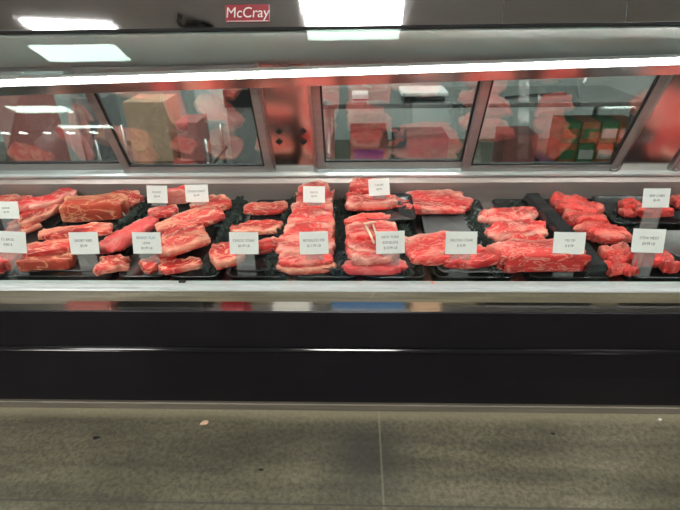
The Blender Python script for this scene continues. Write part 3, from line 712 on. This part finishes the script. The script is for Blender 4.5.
# ------------------------------------------------------------------ work room behind the doors
def rp(px, py, Y): return on_plane(px, py, (0, Y, 0), (0, 1, 0))
tbx0, tbx1, ty0, ty1, tz = rp(318, 100, 1.75).x, rp(650, 100, 1.75).x, 1.75, 2.35, .885
wt = empty('work_table', ((tbx0+tbx1)/2, 2.05, 0)); tag(wt, 'stainless work table seen through the right-hand glass doors', 'table')
hx = (tbx1-tbx0)/2
MB().abox(-hx, hx, -.3, .3, tz-.03, tz, .004).build('tabletop', M['satin'], wt)
MB().abox(-hx+.05, hx-.05, -.25, .25, .30, .32).build('undershelf', M['satin'], wt)
for sx in (-1, 1):
    for sy in (-1, 1): MB().tube([(sx*(hx-.06), sy*.26, 0), (sx*(hx-.06), sy*.26, tz-.03)], .02, 10).build('leg', M['alu'], wt, True)
def thing_box(name, label, cat, px0, px1, Y, z0, h, d, m, group=None, flap=None):
    a, b = rp(px0, 130, Y).x, rp(px1, 130, Y).x
    e = empty(name, ((a+b)/2, Y+d/2, z0)); w = (b-a)/2
    MB().abox(-w, w, -d/2, d/2, 0, h, .006).build('body', M[m], e)
    if flap: MB().abox(-w*.8, w*.8, -d/2-.003, -d/2, h*.25, h*.7).build('label_panel', M[flap], e)
    return tag(e, label, cat, group)
zz = .322
cols = (('green', 'card'), ('orange', 'green'), ('green', 'orange'), ('orange', 'card'))
for r in range(3):
    for c in range(4):
        m, fl = cols[(r+c*3) % 4]
        thing_box('product_box', 'small %s box, %s row, place %s in the stack under the work table' % (m, ('bottom', 'middle', 'top')[r], ('one', 'two', 'three', 'four')[c]), 'box', 563+c*19, 581+c*19, 1.82, zz+r*.141, .138, .22, m, 'small boxes under the work table', fl)
thing_box('product_box', 'blue box on the undershelf left of the small stacked boxes', 'box', 545, 561, 1.82, zz, .16, .2, 'blue', None, 'card')
thing_box('carton', 'dark tub on the undershelf behind the middle of the doors', 'tub', 395, 450, 1.80, zz, .33, .3, 'grey')
thing_box('carton', 'pink-labelled carton on the undershelf near the left table leg', 'carton', 350, 388, 1.80, zz, .36, .3, 'pink', None, 'purple')
thing_box('carton', 'reddish carton standing on the undershelf by the blue box', 'carton', 506, 540, 1.82, zz, .34, .25, 'pink')
pr = thing_box('label_printer', 'small white label printer with a red stripe on the work table', 'printer', 352, 368, 1.80, tz, .05, .14, 'card')
MB().abox(-.05, .05, -.074, -.07, .012, .022).build('stripe', M['red'], pr)
sc = empty('weighing_scale', (rp(423, 92, 1.9).x, 1.92, tz)); tag(sc, 'white weighing scale with dark base on the work table', 'scale')
MB().abox(-.13, .13, -.12, .12, 0, .03, .006).build('base', M['dark'], sc)
MB().abox(-.15, .15, -.13, .13, .034, .06, .01).build('platter', M['card'], sc)
MB().tube([(0, 0, .03), (0, 0, .035)], .05, 12).build('neck', M['grey'], sc)
cv = [rp(x, y, 1.95) for x, y in ((505, 84), (515, 89), (525, 92), (545, 93), (570, 95))]
cv = [V((p.x, 1.9+.03*i, tz+.006)) for i, p in enumerate(cv)]
tag(MB().tube(cv, .006, 8).build('power_cord', M['dark'], None, True), 'thin dark cord lying on the work table', 'cord')
# tall pale panels of a strip curtain doorway
for nm, a, b, Y, l in (('strip_curtain', 198, 236, 2.7, 'pale green plastic strip curtain behind the left glass door'), ('strip_curtain', 36, 74, 2.7, 'pale strip curtain behind the leftmost glass door')):
    xa, xb = rp(a, 120, Y).x, rp(b, 120, Y).x
    e = empty(nm, ((xa+xb)/2, Y, .02)); w = xb-xa
    tag(e, l, 'strip curtain')
    k = 4
    for i in range(k):
        x = -w/2+w*i/k
        MB().abox(x, x+w/k*1.1, -.004+.008*(i % 2), .002+.008*(i % 2), 0, 2.4).build('strip', M['curtain'], e)
    MB().abox(-w/2-.02, w/2+.04, -.03, .03, 2.4, 2.46).build('rail', M['alu'], e)
cb_ = empty('cabinet', (rp(250, 120, 2.1).x, 2.4, 0)); tag(cb_, 'dark-topped grey cabinet behind the left glass door', 'cabinet')
MB().abox(-.16, .16, -.3, .3, 0, .80).build('body', M['header'], cb_)
MB().abox(-.17, .17, -.31, .31, .80, .92).build('top', M['dark'], cb_)
cart = empty('cart', (rp(150, 150, 1.9).x, 2.15, 0)); tag(cart, 'low steel cart carrying a tan carton behind the left door', 'cart')
MB().abox(-.42, .42, -.25, .25, .42, .45, .004).build('top_shelf', M['satin'], cart)
MB().abox(-.42, .42, -.25, .25, .14, .16, .004).build('lower_shelf', M['satin'], cart)
for sx in (-1, 1):
    for sy in (-1, 1):
        q = MB().tube([(sx*.39, sy*.22, .06), (sx*.39, sy*.22, .62)], .014, 10).build('post', M['alu'], cart, True)
        MB().tube([(sx*.39-.012, sy*.22, .03), (sx*.39+.012, sy*.22, .03)], .03, 14).build('wheel', M['dark'], q, True)
thing_box('carton', 'large tan carton on the steel cart behind the left door', 'carton', 128, 168, 1.95, .452, .42, .3, 'tan')
thing_box('carton', 'pinkish carton at the right end of the steel cart', 'carton', 176, 198, 1.95, .452, .28, .26, 'pink')
thing_box('carton', 'tall reddish carton at the far left of the work room', 'carton', 0, 30, 1.95, .0, .95, .4, 'pink')
thing_box('carton', 'grey tub standing between curtain and cart in the work room', 'tub', 80, 108, 2.75, .0, .75, .3, 'grey')
bl = empty('added_work_light', (0, 1.35, RZ)); tag(bl, 'unseen ceiling light added to brighten the work room behind the case', 'ceiling light')  # unseen lamp added to brighten what stands behind the doors
MB().abox(-2.4, 2.4, -.15, .15, -.03, 0).build('diffuser', M['lampB'], bl)
MB().abox(-2.44, 2.44, -.19, -.15, -.04, 0).build('frame', M['whitemetal'], bl)

# made-up crates added in the aisle behind, to colour the steel nose's reflections
for x, w, h, m, l in ((-2.62, .44, 1.0, 'pink', 'pink stand-in crate'), (-1.9, .85, 1.0, 'dark', 'wide dark stand-in crate'), (-1.2, .22, 1.1, 'red', 'slim red stand-in crate'),
        (-.62, .36, 1.0, 'card', 'white stand-in crate'), (.12, .70, .95, 'blue', 'blue stand-in crate'), (.68, .28, 1.0, 'tan', 'tan stand-in crate'), (1.75, 1.0, .55, 'dark', 'low wide dark stand-in crate'), (2.9, .4, .55, 'dark', 'low small dark stand-in crate')):
    e = empty('stand_in_crate', (x, -3.2, 0)); MB().abox(-w/2, w/2, -.2, .2, 0, h, .01).build('body', M[m], e)
    MB().abox(-w/2-.008, w/2+.008, -.208, .208, h-.06, h-.03).build('band', M['grey'], e)
    tag(e, l+' added in the aisle, mirrored faintly in the steel nose', 'crate')

# ------------------------------------------------------------------ world and view
w = bpy.data.worlds.new('world'); S.world = w; w.use_nodes = True
w.node_tree.nodes['Background'].inputs[0].default_value = (.9, .95, 1, 1); w.node_tree.nodes['Background'].inputs[1].default_value = .05
S.view_settings.view_transform = 'Standard'; S.view_settings.look = 'None'; S.view_settings.gamma = 1; S.view_settings.use_curve_mapping = False
S.view_settings.exposure = 1.68
